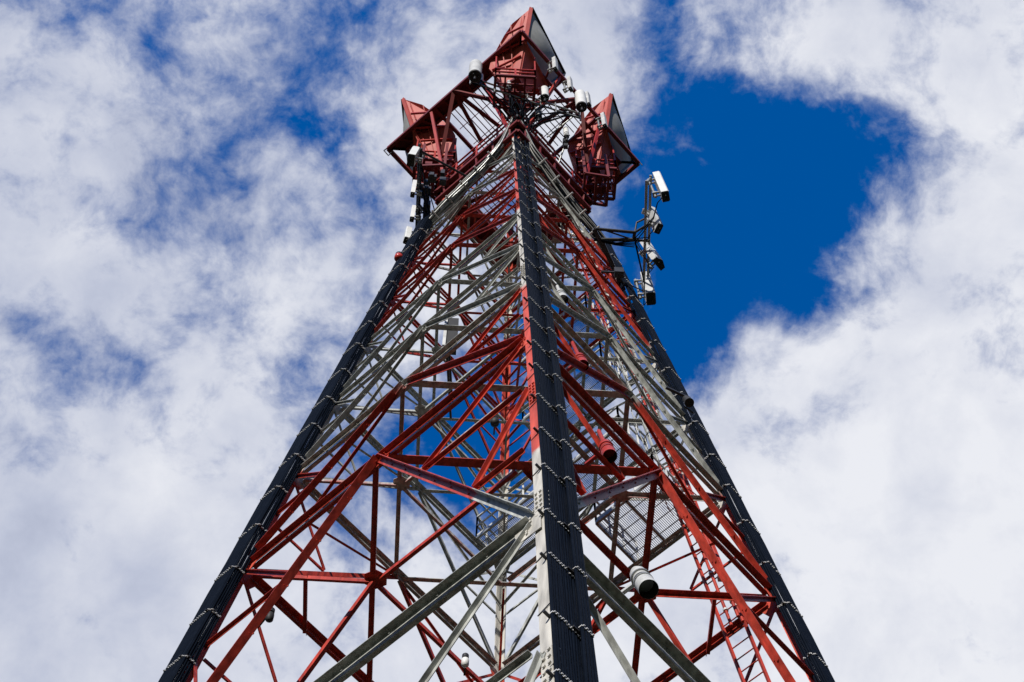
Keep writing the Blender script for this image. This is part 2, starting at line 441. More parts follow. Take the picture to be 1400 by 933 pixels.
# gusset plates: at the legs and at the middle of each face
for lv in range(1, len(ZL)):
    z = ZL[lv]
    gs = [0, .55, .55, .46, .40, .36, .32, .30, .28, .26, .24][lv]
    for fa, fb, n in FACES:
        pa, pb = leg(fa, z), leg(fb, z)
        dab = (pb - pa).normalized()
        for pc, dr, cn in ((pa, dab, fa), (pb, -dab, fb)):
            ax = (leg(cn, z + .1) - leg(cn, z)).normalized()
            m = MB()
            i0 = pc - n * 0.034 - (dr * .10 if cn == 'A' and fb == 'B' else dr * 0)
            m.sheet([i0 + dr * .06 + ax * gs * .45, i0 + dr * gs * .95 + ax * gs * .2, i0 + dr * gs * .95 - ax * gs * .35, i0 + dr * gs * .75 - ax * gs * .85, i0 + dr * .06 - ax * gs * .85], 0.014, -n)
            for k in range(4):
                m.bolt(i0 + dr * (gs * .42 + .06 * (k % 2)) + ax * (gs * (.12 - .2 * (k // 2))), n, 0.022, 0.026)
                m.bolt(i0 + dr * (gs * .55) - ax * (gs * (.3 + .12 * k)), n, 0.022, 0.026)
            m.build('gusset_plate', 'leg_paint', TOWER)
    # mid plates
    for fa, fb, n in FACES:
        pa, pb = leg(fa, z), leg(fb, z)
        dab = (pb - pa).normalized(); M_ = (pa + pb) / 2 - n * 0.052
        h = gs * .55
        m = MB()
        m.sheet([M_ - dab * h + V((0, 0, .04)), M_ - dab * h * .6 + V((0, 0, -h)), M_ + dab * h * .6 + V((0, 0, -h)), M_ + dab * h + V((0, 0, .04))], 0.014, -n)
        for k in (-1, 1):
            m.bolt(M_ + dab * h * .5 * k + V((0, 0, -.05)), n, .022, .07); m.bolt(M_ + dab * h * .3 * k + V((0, 0, -h * .6)), n, .022, .07)
        m.build('node_plate', 'brace_paint', TOWER)

# level bracing inside the tower
for lv in range(2, len(ZL)):
    z = ZL[lv]
    wv = [0, 0, .15, .15, .125, .11, .105, .10, .095, .09, .085][lv]
    dz = V((0, 0, -0.10))
    lines = [((-.5, -.5), (-.5, 0)), ((-.5, 0), (-.5, .5)), ((.5, -.5), (.5, 0)), ((.5, 0), (.5, .5)),
             ((-.96, 0), (-.5, 0)), ((.96, 0), (.5, 0)), ((-.5, 0), (0, -.5)), ((.5, 0), (0, -.5)), ((-.5, 0), (0, .5)), ((.5, 0), (0, .5))]
    for (a, b) in lines:
        p0 = pl(*a, z) + dz; p1 = pl(*b, z) + dz; d = (p1 - p0).normalized()
        m = MB(); sd = V((0, 0, 1)).cross(d)
        m.angle(p0 + d * .12, p1 - d * .12, sd, wv * .8, wv * .8, 0.012)
        m.build('level_brace', 'brace_paint', TOWER)
    # the deeper beam between the two front mid nodes, and its fellow at the back
    for v in (-.5, .5):
        p0 = pl(-.5, v, z) + dz; p1 = pl(.5, v, z) + dz; d = (p1 - p0).normalized()
        m = MB(); y = V((0, 1, 0))
        bw = wv * (1.25 if v < 0 else .8)
        m.bar(p0 + d * .1, p1 - d * .1, bw, bw * .12)
        m.bar(p0 + d * .1 + V((0, 0, bw * .5)), p1 - d * .1 + V((0, 0, bw * .5)), bw * .1, bw * .9)
        m.build('cross_beam', 'brace_paint', TOWER)
    for u in (-.5, .5):
        q = pl(u, 0, z) + dz
        m = MB(); h = wv * 1.5
        m.sheet([q + V((-h, -h * .5, -.02)), q + V((0, -h, -.02)), q + V((h, -h * .5, -.02)), q + V((h, h * .5, -.02)), q + V((0, h, -.02)), q + V((-h, h * .5, -.02))], 0.014, V((0, 0, 1)))
        m.build('inner_node_plate', 'brace_paint', TOWER)
        if lv == 3:
            # short strut from the face edge to the leg side, and sloping knee to the panel below
            sg = -1 if u < 0 else 1
            m = MB(); p0 = pl(.75 * sg, 0, z) + dz; p1 = pl(.75 * sg, .25, z) + dz
            m.angle(p0, p1, V((sg, 0, 0)), wv * .6, wv * .6, 0.011); m.build('level_strut', 'brace_paint', TOWER)
            m = MB(); p0 = pl(u, 0, z) + dz; p1 = pl(.80 * sg, .20, z - (z - ZL[lv - 1]) * .55)
            d = (p1 - p0).normalized()
            m.bar(p0 + d * .1, p1, wv * .6, wv * .6); m.build('knee_brace', 'brace_paint', TOWER)
# thin hip bars tying the inner nodes to the legs half a panel lower
for lv in range(4, len(ZL)):
    z = ZL[lv]; zl = ZL[lv - 1]; zm = (z + zl) / 2
    for (a, c) in (((-.5, -.5), (-.85, 0)), ((.5, -.5), (.85, 0)), ((-.5, .5), (-.85, 0)), ((.5, .5), (.85, 0)), ((0, -.5), (0, -.9)), ((0, .5), (0, .95)), ((-.5, .5), (0, .92)), ((.5, .5), (0, .92))):
        p0 = pl(*a, z) + V((0, 0, -.1)); p1 = pl(*c, zm)
        d = (p1 - p0).normalized()
        MB().angle(p0 + d * .1, p1, V((0, -1, 0)), .055, .055, .01).build('hip_brace', 'brace_paint', TOWER)
# footings
for c in 'ABCD':
    o = MB(); q = leg(c, -CZ / U)
    q.z = 0
    o.box(q + V((0, 0, .2)), .9, .9, .25); o.box(q + V((0, 0, .45)), .5, .5, .1)
    o.build('footing', 'concrete', TOWER)

# ------------------------------------------------------------------ cables up three legs
def hang(x): return x
def cable_run(c, groups, label, z0, z1, row_dz, first):
    t = thing('cable_run', label, 'cables', tuple(leg(c, z0)), 'black cable runs up the legs')
    paths = []
    for (du, n, s0, sp, cnt, off) in groups:
        du = V(du); n = V(n)
        for k in range(cnt):
            o = du * (s0 + sp * k) + n * off
            pts = []
            nn = 40
            ph = random.uniform(0, 6)
            for i in range(nn + 1):
                z = z0 + (z1 - z0) * i / nn
                wob = du * math.sin(i * 1.7 + ph) * 0.006 + n * math.sin(i * 2.3 + ph * 2) * 0.006
                pts.append(leg(c, z) + o + wob + (drift(z) if c == 'A' else V((0, 0, 0))))
            if k in (1, 6) and off < .3: pts = pts[:37 - k]
            MB().tube(pts, random.choice((.024, .025, .027)), 8).build('coaxial_cable', 'cable', t)
    z = first
    while z < z1 - .02:
        m = MB(); br_ = MB()
        p = leg(c, z) + (drift(z) if c == 'A' else V((0, 0, 0)))
        ax = (leg(c, z + .1) - leg(c, z)).normalized()
        for (du, n, s0, sp, cnt, off) in groups:
            du = V(du); n = V(n)
            for k in range(cnt):
                q = p + du * (s0 + sp * k) + n * off + ax * random.uniform(-.02, .02)
                if random.random() < .05: continue
                m.box(q, 0.0265, 0.0275, random.uniform(.010, .016), du, n, ax)
                m.box(q + n * .034, 0.012, 0.014, 0.012, du, n, ax)
            br_.bar(p + du * (s0 - .09) + n * (off - .06), p + du * (s0 + sp * cnt) + n * (off - .06), 0.035, 0.03)
        h = m.build('hanger_row', 'clamp', t)
        b2 = br_.build('bracket', 'dark_steel', h)
        z += row_dz * random.uniform(.9, 1.1)
    return t
AB = V((-S2, S2, 0)); AC = V((S2, S2, 0)); NAB = V((-S2, -S2, 0)); NAC = V((S2, -S2, 0))
cable_run('A', [(AC, NAC, .045, .050, 13, .13), (AC, NAC, .43, .056, 4, .25)], 'black cable run with shiny clamps climbing the near centre leg', 0.3, 6.05, .182, 0.45)
cable_run('B', [(AB, NAB, -.29, .048, 11, .26), (V((S2, S2, 0)), V((S2, -S2, 0)), -.24, .05, 5, .31)], 'black cable run with clamps climbing the left leg', 0.3, 5.70, .182, 0.47)
cable_run('C', [(AC, NAC, -.26, .048, 10, .18), (V((-S2, S2, 0)), V((-S2, -S2, 0)), -.15, .05, 4, .28)], 'black cable run with clamps climbing the right leg', 0.3, 5.62, .182, 0.43)
# straps round the near leg
z = 1.22
while z < 5.9:
    q = leg('A', z) + V((.12, -.02, 0)) + drift(z); wd = .25 - .17 * z / ZTOP
    MB().bar(q + NAB * .008 + V((0, 0, .07)), q + AB * (wd + .01) + NAB * .008 + V((0, 0, -.02)), .012, .012).build('wire_strap', 'dark_steel', TOWER)
    z += .175

def sweep(name, label, a, b, n, nrm, seed, sag, mats, mid=None, sp=.05):
    rnd = random.Random(seed)
    t = thing('cable_bundle', label, 'cables', tuple(a), 'cable bundles under the top platform')
    for k in range(n):
        pts = []
        oo = nrm * ((k % 5) * sp) + V((0, 0, (k // 5) * .07 - .05))
        ph = rnd.uniform(0, 6)
        o1 = rnd.uniform(-.15, .15)
        for i in range(25):
            f = i / 24
            p = V(a).lerp(V(b), f)
            p = p + V((0, 0, -sag * 4 * f * (1 - f) + o1 * math.sin(f * math.pi)))
            if mid is not None: p += mid * (math.sin(math.pi * f) ** 1.0)
            p += oo + V((math.sin(f * 9 + ph), math.cos(f * 8 + ph), math.sin(f * 7 + ph))) * .03
            if f > .86: p += V((0, 0, 1)) * (f - .86) * 9
            pts.append(p)
        MB().tube(pts, rnd.choice((.022, .028, .036)), 6).build('coaxial_cable', rnd.choice(mats), t)
    m = MB()
    for f in (.15, .3, .45, .6, .75):
        p = V(a).lerp(V(b), f) + V((0, 0, -sag * 4 * f * (1 - f)))
        if mid is not None: p += mid * math.sin(math.pi * f)
        m.bar(p - nrm * .1 + V((0, 0, -.12)), p + nrm * .35 + V((0, 0, -.12)), .05, .05)
    m.build('bundle_support', 'clamp', t)
    return t
sweep('x', 'grey and black cable bundle sweeping from the left leg up to the near leg top', leg('B', 5.62), leg('A', 6.02), 26, NAB, 3, .15, ['grey_cable', 'grey_cable', 'cable', 'galvanised'])
sweep('x', 'dark grey cable bundle sweeping from the right leg up to the near leg top', leg('C', 5.55), leg('A', 6.0), 18, NAC, 4, .3, ['grey_cable', 'cable', 'grey_cable'])

# ------------------------------------------------------------------ rest platforms, ladder inside
def railing(m, pts, h=1.05, closed=False, r=.022, posts=3):
    seg = list(zip(pts, pts[1:] + ([pts[0]] if closed else [])))
    if not closed: seg = seg[:len(pts) - 1]
    for a, b in seg:
        for hh in (h, h * .55):
            m.bar(a + V((0, 0, hh)), b + V((0, 0, hh)), r * 2, r * 2)
        m.bar(a + V((0, 0, .06)), b + V((0, 0, .06)), .012, .12)
        for k in range(posts):
            q = V(a).lerp(V(b), k / (posts - 1)); m.bar(q, q + V((0, 0, h)), r * 2.2, r * 2.2)
def rest_platform(z, t0, t1, depth, label):
    """along the back right face, between fractions t0 and t1 from the right leg"""
    C_, D_ = leg('C', z), leg('D', z)
    a, b = C_.lerp(D_, t0), C_.lerp(D_, t1)
    inw = V((-S2, -S2, 0)) * depth
    t = thing('rest_platform', label, 'platform', tuple(a), 'rest platforms inside the tower')
    m = MB()
    al = (b - a).normalized(); LN = (b - a).length
    k = 0.0
    while k <= LN:
        m.bar(a + al * k, a + al * k + inw, .012, .02); k += .045
    k = 0.0
    while k <= depth:
        m.bar(a - V((S2, S2, 0)) * k, b - V((S2, S2, 0)) * k, .018, .02); k += .3
    m.build('grating', 'galvanised', t)
    m = MB()
    for p, q in ((a, b), (a + inw, b + inw), (a, a + inw), (b, b + inw), (a.lerp(b, .5), a.lerp(b, .5) + inw)):
        m.bar(p + V((0, 0, -.07)), q + V((0, 0, -.07)), .06, .10)
    m.build('frame', 'galvanised', t)
    m = MB(); railing(m, [a, a + inw, b + inw, b], posts=4); m.build('railing', 'white_steel', t)
    return t
rest_platform(3.73, .13, .38, 1.5, 'grating rest platform with white railings right of the near leg, lowest of the four')
rest_platform(4.16, .22, .98, 1.1, 'long grating walkway with white railings seen on both sides of the near leg')
rest_platform(4.58, .2, .7, 1.1, 'small grating platform high inside the tower beside the ladder, under the topmost one')
rest_platform(4.96, .2, .7, 1.0, 'topmost grating platform inside the tower beside the ladder')

def ladder():
    t = thing('ladder', 'red and white caged ladder climbing inside the right side of the tower', 'ladder', tuple(pl(.85, .12, 0.0)))
    f0, f1 = .10, .10
    inw = V((-S2, -S2, 0)) * .35
    def q(z, s):
        C_, D_ = leg('C', z), leg('D', z); return C_.lerp(D_, .13 + .0 * z) + (D_ - C_).normalized() * (.24 * s) + inw
    za, zb = 0.1, 6.0
    for s in (-1, 1):
        m = MB()
        for i in range(12):
            m.bar(q(za + (zb - za) * i / 12, s), q(za + (zb - za) * (i + 1) / 12, s), .07, .05)
        m.build('ladder_rail', 'brace_paint', t)
    low = MB(); z = za
    while z < 1.55:
        low.tube([q(z, -1), q(z, 1)], .016, 6); z += .038
    tag(low.build('rungs', 'brace_paint', t), kind='stuff')
    for k in range(100):
        MB().tube([q(z, -1), q(z, 1)], .016, 6).build('rung', 'brace_paint', t); z += .0435
    m = MB(); z = 3.75
    while z < zb:
        c_ = (q(z, -1) + q(z, 1)) / 2; ax = (q(z, 1) - q(z, -1)).normalized(); o_ = V((-S2, -S2, 0))
        pts = [c_ + ax * .36 * math.cos(a) + o_ * .62 * math.sin(a) for a in [math.pi * k / 8 for k in range(9)]]
        m.tube(pts, .014, 5); z += .1
    for a in [math.pi * k / 8 for k in (2, 4, 6)]:
        pp = []
        for i in range(12):
            zz = 3.75 + (zb - 3.85) * i / 11; c_ = (q(zz, -1) + q(zz, 1)) / 2; ax = (q(zz, 1) - q(zz, -1)).normalized(); o_ = V((-S2, -S2, 0))
            pp.append(c_ + ax * .36 * math.cos(a) + o_ * .62 * math.sin(a))
        m.tube(pp, .012, 5)
    m.build('safety_cage', 'brace_paint', t)
    z = 3.4
    while z < zb:
        c_ = (q(z, -1) + q(z, 1)) / 2
        m = MB(); m.box(c_ + V((.12, -.1, 0)), .09, .07, .08); m.build('cable_clip', 'white_steel', t); z += .085
    return t
ladder()

# waveguide runs rising through the middle of the tower
def waveguide(u0, v0, u1, v1, rr, label, mt):
    t = thing('waveguide', label, 'waveguide', tuple(pl(u0, v0, 3.2)), 'waveguides inside the tower')
    pts = [pl(u0, v0, 0.2 + (3.2) * i / 6).lerp(P(u1, v1, 0.2 + 3.2 * i / 6), 0) for i in range(7)]
    a = pl(u0, v0, 5.7)
    b = P(u1, v1, 6.38)
    pts = [pl(u0, v0, 3.2 + 2.5 * i / 8) for i in range(9)] + [a.lerp(b, k / 4) for k in range(1, 5)]
    MB().tube(pts, rr, 10).build('pipe', mt, t)
    for i in range(len(pts) - 1):
        for f in (.2, .7):
            p = pts[i].lerp(pts[i + 1], f); d = (pts[i + 1] - pts[i]).normalized()
            MB().tube([p - d * .03, p + d * .03], rr * 1.6, 10).build('flange', 'clamp', t)
waveguide(.85, .05, .30, .0, .035, 'thin waveguide rising to the right horn antenna', 'brace_paint')
waveguide(.83, .03, .0, -.30, .035, 'thin waveguide rising to the topmost horn antenna', 'brace_paint')
waveguide(.81, .07, -.28, .02, .035, 'thin waveguide rising to the left horn antenna', 'brace_paint')

# ------------------------------------------------------------------ top: lower deck, upper frame
def square(r, z): return [P(0, -r, z), P(-r, 0, z), P(0, r, z), P(r, 0, z)]
DECK = thing('service_deck', 'red service deck with railings round the tower top below the horns', 'platform', tuple(P(0, 0, 6.06)))
ro = .295
sq = square(ro, 6.08); si = square(.20, 6.08)
m = MB()
for i in range(4):
    j = (i + 1) % 4
    m.bar(sq[i] + V((0, 0, -.10)), sq[j] + V((0, 0, -.10)), .10, .22)
    m.bar(si[i] + V((0, 0, -.10)), si[j] + V((0, 0, -.10)), .10, .20)
    lo0, lo1 = square(.285, 5.97)[i], square(.285, 5.97)[j]
    m.bar(lo0, lo1, .14, .16)
    for k in range(9):
        f = k / 8; m.bar(sq[i].lerp(sq[j], f) + V((0, 0, -.1)), si[i].lerp(si[j], f) + V((0, 0, -.1)), .07, .1)
    for k in range(5):
        f = (k + .5) / 5; m.bar(lo0.lerp(lo1, f), sq[i].lerp(sq[j], f), .06, .06)
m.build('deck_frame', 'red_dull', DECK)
m = MB()
for i in range(4):
    j = (i + 1) % 4
    a, b, c_, d_ = sq[i], sq[j], si[j], si[i]
    m.sheet([a, b, c_, d_], .02, V((0, 0, 1)))
m.build('deck_plate', 'red_dull', DECK)
m = MB(); railing(m, [q for q in sq], 1.25, True, .028, 5); m.build('railing', 'red_paint', DECK)

UF = thing('antenna_gantry', 'square red steel frame carrying the three horns above the tower top', 'frame', tuple(P(0, 0, 6.62)))
R1 = .51; ZF = 6.62
s1 = square(R1, ZF); s2 = square(R1 - .075, ZF)
for i in range(4):
    j = (i + 1) % 4
    m = MB()
    m.bar(s1[i], s1[j], .12, .26); m.bar(s2[i] + V((0, 0, .02)), s2[j] + V((0, 0, .02)), .10, .20)
    d = (s1[j] - s1[i])
    for k in range(13 if i == 0 else 5):
        f = k / (12 if i == 0 else 4); m.bar(s1[i].lerp(s1[j], f), s2[i].lerp(s2[j], f), .07, .10)
    if i == 0: m.sheet([s1[i] + V((0, 0, .135)), s1[j] + V((0, 0, .135)), s2[j] + V((0, 0, .135)), s2[i] + V((0, 0, .135))], .02, V((0, 0, 1)))
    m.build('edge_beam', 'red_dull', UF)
    # radiating underbraces from the mid edge and raking struts to the deck
    mid = s1[i].lerp(s1[j], .5)
    tz = P(0, 0, 6.12)
    for w_, f in ((.13, 0.0), (.13, 1.0), (.13, .33), (.13, .67)):
        q = sq[i].lerp(sq[j], f)
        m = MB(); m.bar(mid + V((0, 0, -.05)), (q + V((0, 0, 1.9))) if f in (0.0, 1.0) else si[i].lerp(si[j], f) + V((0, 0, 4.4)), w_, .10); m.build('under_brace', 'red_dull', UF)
    for f in (.33, .67):
        m = MB(); m.bar(s1[i].lerp(s1[j], f), sq[i].lerp(sq[j], .12 + (f - .33) * 2.24) + V((0, 0, .1)), .10, .10); m.build('raking_strut', 'red_paint', UF)
# corner boxes round the horns
for (cu, cv) in ((0, -1), (-1, 0), (1, 0)):
    c_ = P(cu * .33, cv * .33, ZF)
    d1 = V((S2, S2, 0)); d2 = V((-S2, S2, 0)); h = 1.15
    k4 = [c_ + d1 * h + d2 * h, c_ - d1 * h + d2 * h, c_ - d1 * h - d2 * h, c_ + d1 * h - d2 * h]
    m = MB()
    for i in range(4):
        a, b = k4[i], k4[(i + 1) % 4]; e = (b - a).normalized()
        m.bar(a, b, .12, .18)
    m.build('horn_cradle', 'red_dull', UF)
# posts from tower legs to the frame
for c in 'ABCD':
    q = leg(c, ZTOP - .02)
    m = MB(); m.bar(leg(c, 6.0), V((q.x * 1.25, q.y * 1.25, ZF * U + CZ)), .16, .16); m.build('post', 'red_dull', UF)
# roof grating bars, open at the corners where the horns stand
m = MB()
zg = ZF * U + CZ + .16
half = (R1 - .075) * U * S2
d1 = AC; d2 = AB
k = -half
def inhorn(p):
    for (cu, cv) in ((0, -1), (-1, 0), (1, 0)):
        q = p - V((cu * .33 * U, cv * .33 * U, 0))
        if abs(q.dot(d1)) < 1.3 and abs(q.dot(d2)) < 1.3: return True
    return False
def gridline(da, db, k, w_):
    N_ = 40; run = None
    for i in range(N_ + 1):
        p = db * k + da * (-half + 2 * half * i / N_)
        ok = not inhorn(p) and i < N_
        if ok and run is None: run = p
        if (not ok) and run is not None:
            m.bar(V((run.x, run.y, zg)), V((p.x, p.y, zg)), w_, .05); run = None
while k < half:
    gridline(d1, d2, k, .028); k += .19
k = -half
while k < half:
    gridline(d2, d1, k, .02); k += .75
m.build('roof_grating', 'red_dull', UF)

# ------------------------------------------------------------------ horn reflector antennas
def horn(c, fdir, label, zt=6.40):
    f = V((fdir[0], fdir[1], 0)).normalized(); s = V((-f.y, f.x, 0)); base = P(c[0], c[1], zt)
    t = thing('horn_antenna', label, 'horn antenna', tuple(base), 'red horn reflector antennas at the tower top')
    def q(a, b, h): return base + f * a + s * b + V((0, 0, h))
    W = 1.38; H0, H1 = 1.95, 4.6
    # side outline (forward, height): throat, front lip, front top, curved back
    AF, TF = 0.85, 1.35
    back = [(1.0, 4.14), (.6, 3.58), (.2, 2.98), (-.2, 2.38), (-.5, 1.9), (-.65, 1.45)]
    wid = lambda h: .22 + (W - .22) * min(1, max(0, (h) / 3.4))
    outline = [(.25, 0), (AF, H0), (TF, H1)] + back + [(-.25, 0)]
    m = MB()
    nO = len(outline)
    for sg in (-1, 1):
        for a, h in outline:
            b_ = wid(h) * sg
            m.v.append(q(a, b_, h))
    for i in range(nO):
        j = (i + 1) % nO
        if i == 1: continue          # mouth
        m.f.append((i, j, nO + j, nO + i)); m.sm.append(False)
    m.f.append(tuple(range(nO))); m.f.append(tuple(range(2 * nO - 1, nO - 1, -1))); m.sm += [False, False]
    body = m.build('horn_body', 'horn_red', t)
    # bulging mouth cover
    m = MB(); n = 12
    wb, wt = wid(H0), wid(H1)
    for i in range(n + 1):
        fh = i / n
        for j in range(n + 1):
            fs = j / n * 2 - 1
            bul = .26 * (1 - (2 * fh - 1) ** 2) * (1 - fs ** 2) + .03
            ww = wb + (wt - wb) * fh
            m.v.append(q(AF + (TF - AF) * fh + bul, fs * ww * .985, H0 + (H1 - H0) * fh))
    for i in range(n):
        for j in range(n):
            a = i * (n + 1) + j
            m.f.append((a, a + 1, a + n + 2, a + n + 1)); m.sm.append(True)
    m.build('mouth_cover', 'radome', t)
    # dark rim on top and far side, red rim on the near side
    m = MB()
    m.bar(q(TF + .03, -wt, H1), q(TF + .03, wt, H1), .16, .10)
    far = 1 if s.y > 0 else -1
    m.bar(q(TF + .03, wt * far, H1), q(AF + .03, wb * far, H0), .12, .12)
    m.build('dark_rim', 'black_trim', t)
    m = MB()
    m.bar(q(TF + .02, -wt * far, H1), q(AF + .02, -wb * far, H0), .13, .10)
    m.bar(q(AF + .02, -wb, H0), q(AF + .02, wb, H0), .10, .12)
    m.build('mouth_flange', 'horn_red', t)
    # stiffening ribs on both sides
    for sg in (-1, 1):
        for (a0, a1, h) in ((-.55, .6, 1.2), (-.35, .85, 2.0), (.3, 1.0, 2.9)):
            MB().bar(q(a0, (wid(h) + .04) * sg, h), q(a1, (wid(h) + .04) * sg, h), .07, .09).build('rib', 'red_paint', t)
    for sg in (-1, 1):
        for (a0, h0, a1, h1) in ((.05, .05, .55, 3.4), (.2, .05, 1.1, 4.1), (-.1, .05, .0, 2.6)):
            MB().bar(q(a0, (wid(h0) + .012) * sg, h0), q(a1, (wid(h1) + .012) * sg, h1), .03, .03).build('panel_seam', 'horn_red', t)
    for k in (-1, 0, 1):
        MB().bar(q(.3, .2 * k, .05), q(AF + .01, .8 * k, H0 - .05), .03, .03).build('panel_seam', 'horn_red', t)
    m = MB(); m.box(q(0, 0, -.12), .33, .33, .12, f, s); m.tube([q(0, 0, -.8), q(0, 0, -.1)], .10, 12)
    m.build('throat', 'red_dull', t)
    return t, f, s, base
HA = horn((-.016, -.335), (.86, -.50), 'topmost red horn antenna with grey mouth cover facing right')
HC = horn((.310, -.005), (.93, -.37), 'red horn antenna on the right corner of the frame with grey mouth cover')
HB = horn((-.300, .0), (-.99, .13), 'red horn antenna on the left corner of the frame facing left')

# little balconies under the horns
for (hx, label) in ((HA, 'small red railed balcony below the topmost horn'), (HB, 'small red railed balcony below the left horn'), (HC, 'small red railed balcony below the right horn')):
    t0, f, s, base = hx
    out = V((base.x, base.y, 0)).normalized()
    lat = V((-out.y, out.x, 0))
    X = V((1, 0, 0)); Y = V((0, 1, 0))
    c_ = base + V((0, 0, -.95)) + (out * .1)
    t = thing('balcony', label, 'balcony', tuple(c_), 'balconies below the horns')
    hx_, hy_ = .68, .55
    k4 = [c_ - X * hx_ - Y * hy_, c_ + X * hx_ - Y * hy_, c_ + X * hx_ + Y * hy_, c_ - X * hx_ + Y * hy_]
    m = MB()
    for i in range(4): m.bar(k4[i], k4[(i + 1) % 4], .09, .14)
    for k in range(1, 4): m.bar(k4[0].lerp(k4[1], k / 4), k4[3].lerp(k4[2], k / 4), .06, .1)
    for k in range(1, 4): m.bar(k4[0].lerp(k4[3], k / 4), k4[1].lerp(k4[2], k / 4), .05, .08)
    m.build('balcony_frame', 'red_dull', t)
    m = MB(); railing(m, k4, 1.0, True, .028, 3); m.build('railing', 'red_paint', t)
    m = MB()
    for p in k4: m.bar(p, V((p.x, p.y, ZF * U + CZ - .1)), .05, .05)
    m.build('hanger_rod', 'red_paint', t)
    if hx is not HA:
        sg = 1 if base.x > 0 else -1
        a, b = at(829, 281, 6.08), at(797, 276, 6.08)
        a = V((abs(a.x) * sg, a.y, a.z)); b = V((abs(b.x) * sg, b.y, b.z)); up_ = V((0, 0, 2.6))
        m = MB()
        bb = b + V((0, -1.0, 0)); aa = a + V((0, -1.0, 0))
        for p, q in ((a, b), (aa, bb), (a, aa), (b, bb), (a.lerp(b, .5), aa.lerp(bb, .5))): m.bar(p, q, .09, .12)
        for p in (a, b, aa, bb): m.bar(p, p + up_, .09, .09)
        m.bar(a, b + up_ * .6, .05, .05); m.bar(b, a + up_ * .6, .05, .05); m.bar(a + up_ * .55, b + up_ * .55, .08, .08); m.bar(a + up_ * .55, aa + up_ * .55, .08, .08)
        for k in range(6): m.box(a.lerp(b, random.random()) + V((0, -random.random() * .8, random.uniform(.6, 1.6))), .12, .12, .14)
        m.build('lower_cage', 'red_dull', t)

# ------------------------------------------------------------------ antennas
def drum(r, h, label, loc, group, gm='antenna_white'):
    t = thing('drum_antenna', label, 'antenna', loc, group)
    o = V(loc)
    m = MB(); m.tube([o + V((0, 0, -h / 2)), o + V((0, 0, h / 2))], r, 28); m.build('radome', gm, t)
    m = MB(); m.tube([o + V((0, 0, -h / 2 - .05)), o + V((0, 0, -h / 2 + .012))], [r * .93, r * 1.015], 28); m.build('base_cap', 'antenna_base', t)
    m = MB(); m.tube([o + V((0, 0, -h / 2 - .45)), o + V((0, 0, -h / 2 - .04))], .04, 10)
    for a in range(3): m.tube([o + V((r * .5 * math.cos(a * 2.1), r * .5 * math.sin(a * 2.1), -h / 2 - .17)), o + V((r * .5 * math.cos(a * 2.1), r * .5 * math.sin(a * 2.1), -h / 2 - .04))], .022, 8)
    m.build('mounting_stub', 'dark_steel', t)
    return t
DG = 'white drum antennas at the near leg top'
DR = [(650, 97, 6.30, .225, 1.5, 'large white drum antenna, leftmost above the tower top beside the topmost horn', 'antenna_grey'),
      (657.5, 108, 6.30, .085, .9, 'small white drum antenna tucked right of the leftmost large drum', 'antenna_white'),
      (696, 116, 6.36, .08, .75, 'slim white drum antenna on the central mast top under the topmost horn', 'antenna_grey'),
      (744.5, 128.5, 6.36, .15, 1.15, 'medium white drum antenna above the pipe mount, below the topmost horn', 'antenna_white'),
      (736, 156, 6.25, .125, .95, 'medium white drum antenna hanging below the pipe mount near the leg top', 'antenna_white'),
      (794, 138, 6.36, .195, 1.65, 'large white drum antenna at the right end of the pipe mount', 'antenna_white'),
      (774, 182, 6.25, .095, 1.0, 'white drum antenna on a thin pole left of the right horn', 'antenna_white')]
for x, y, z, r, h, lab, gm in DR:
    drum(r, h, lab, tuple(at(x, y, z)), DG, gm)
# three-sided pipe mount
t = thing('pipe_mount', 'dark pipe mount with twin rails carrying drum antennas at the near leg top', 'antenna mount', tuple(leg('A', 6.2)))
m = MB()
e0 = at(643, 112, 6.27); e1 = at(793, 162, 6.27); e2 = at(772, 197, 6.22); e3 = at(700, 165, 6.2)
for dz in (0, .62):
    m.tube([e0 + V((0, 0, dz)), e1 + V((0, 0, dz))], .035, 8)
e4 = at(727, 178, 6.2)
m.tube([at(694, 152, 6.22), at(742, 186, 6.22)], .035, 8)
for f in (.0, .22, .36, .52, .64, .78, 1.0):
    p = e0.lerp(e1, f); m.tube([p + V((0, 0, -.3)), p + V((0, 0, 1.0))], .028, 8)
m.build('twin_rail', 'galvanised', t)
m = MB()
ap = leg('A', 6.2)
for f in (.1, .35, .5, .65, .9):
    for dz in (0, .62): m.tube([e0.lerp(e1, f) + V((0, 0, dz)), ap + V((0, .15, dz - .1))], .03, 8)
for k in range(26):
    p = ap + V((random.uniform(-.35, .45), random.uniform(-.55, .25), random.uniform(-1.0, 1.2)))
    m.box(p, random.uniform(.03, .08), random.uniform(.03, .08), random.uniform(.04, .14))
m.build('bracket', 'dark_steel', t)
m = MB()
for k in range(26):
    a = ap + V((random.uniform(-.15, .4), random.uniform(-.3, .0), -1.2 + random.uniform(-.3, .3)))
    b = e0.lerp(e1, random.choice((.0, .36, .52, .64, .68, 1.0, .45))) + V((0, 0, random.uniform(-.1, .4)))
    mid = (a + b) / 2 + V((random.uniform(-.3, .3), -.25, random.uniform(-.2, .4)))
    m.tube([a, a.lerp(mid, .5) + V((0, -.1, .2)), mid, mid.lerp(b, .5) + V((0, -.05, .1)), b], .018, 5)
m.build('jumper_cable', 'cable', t)
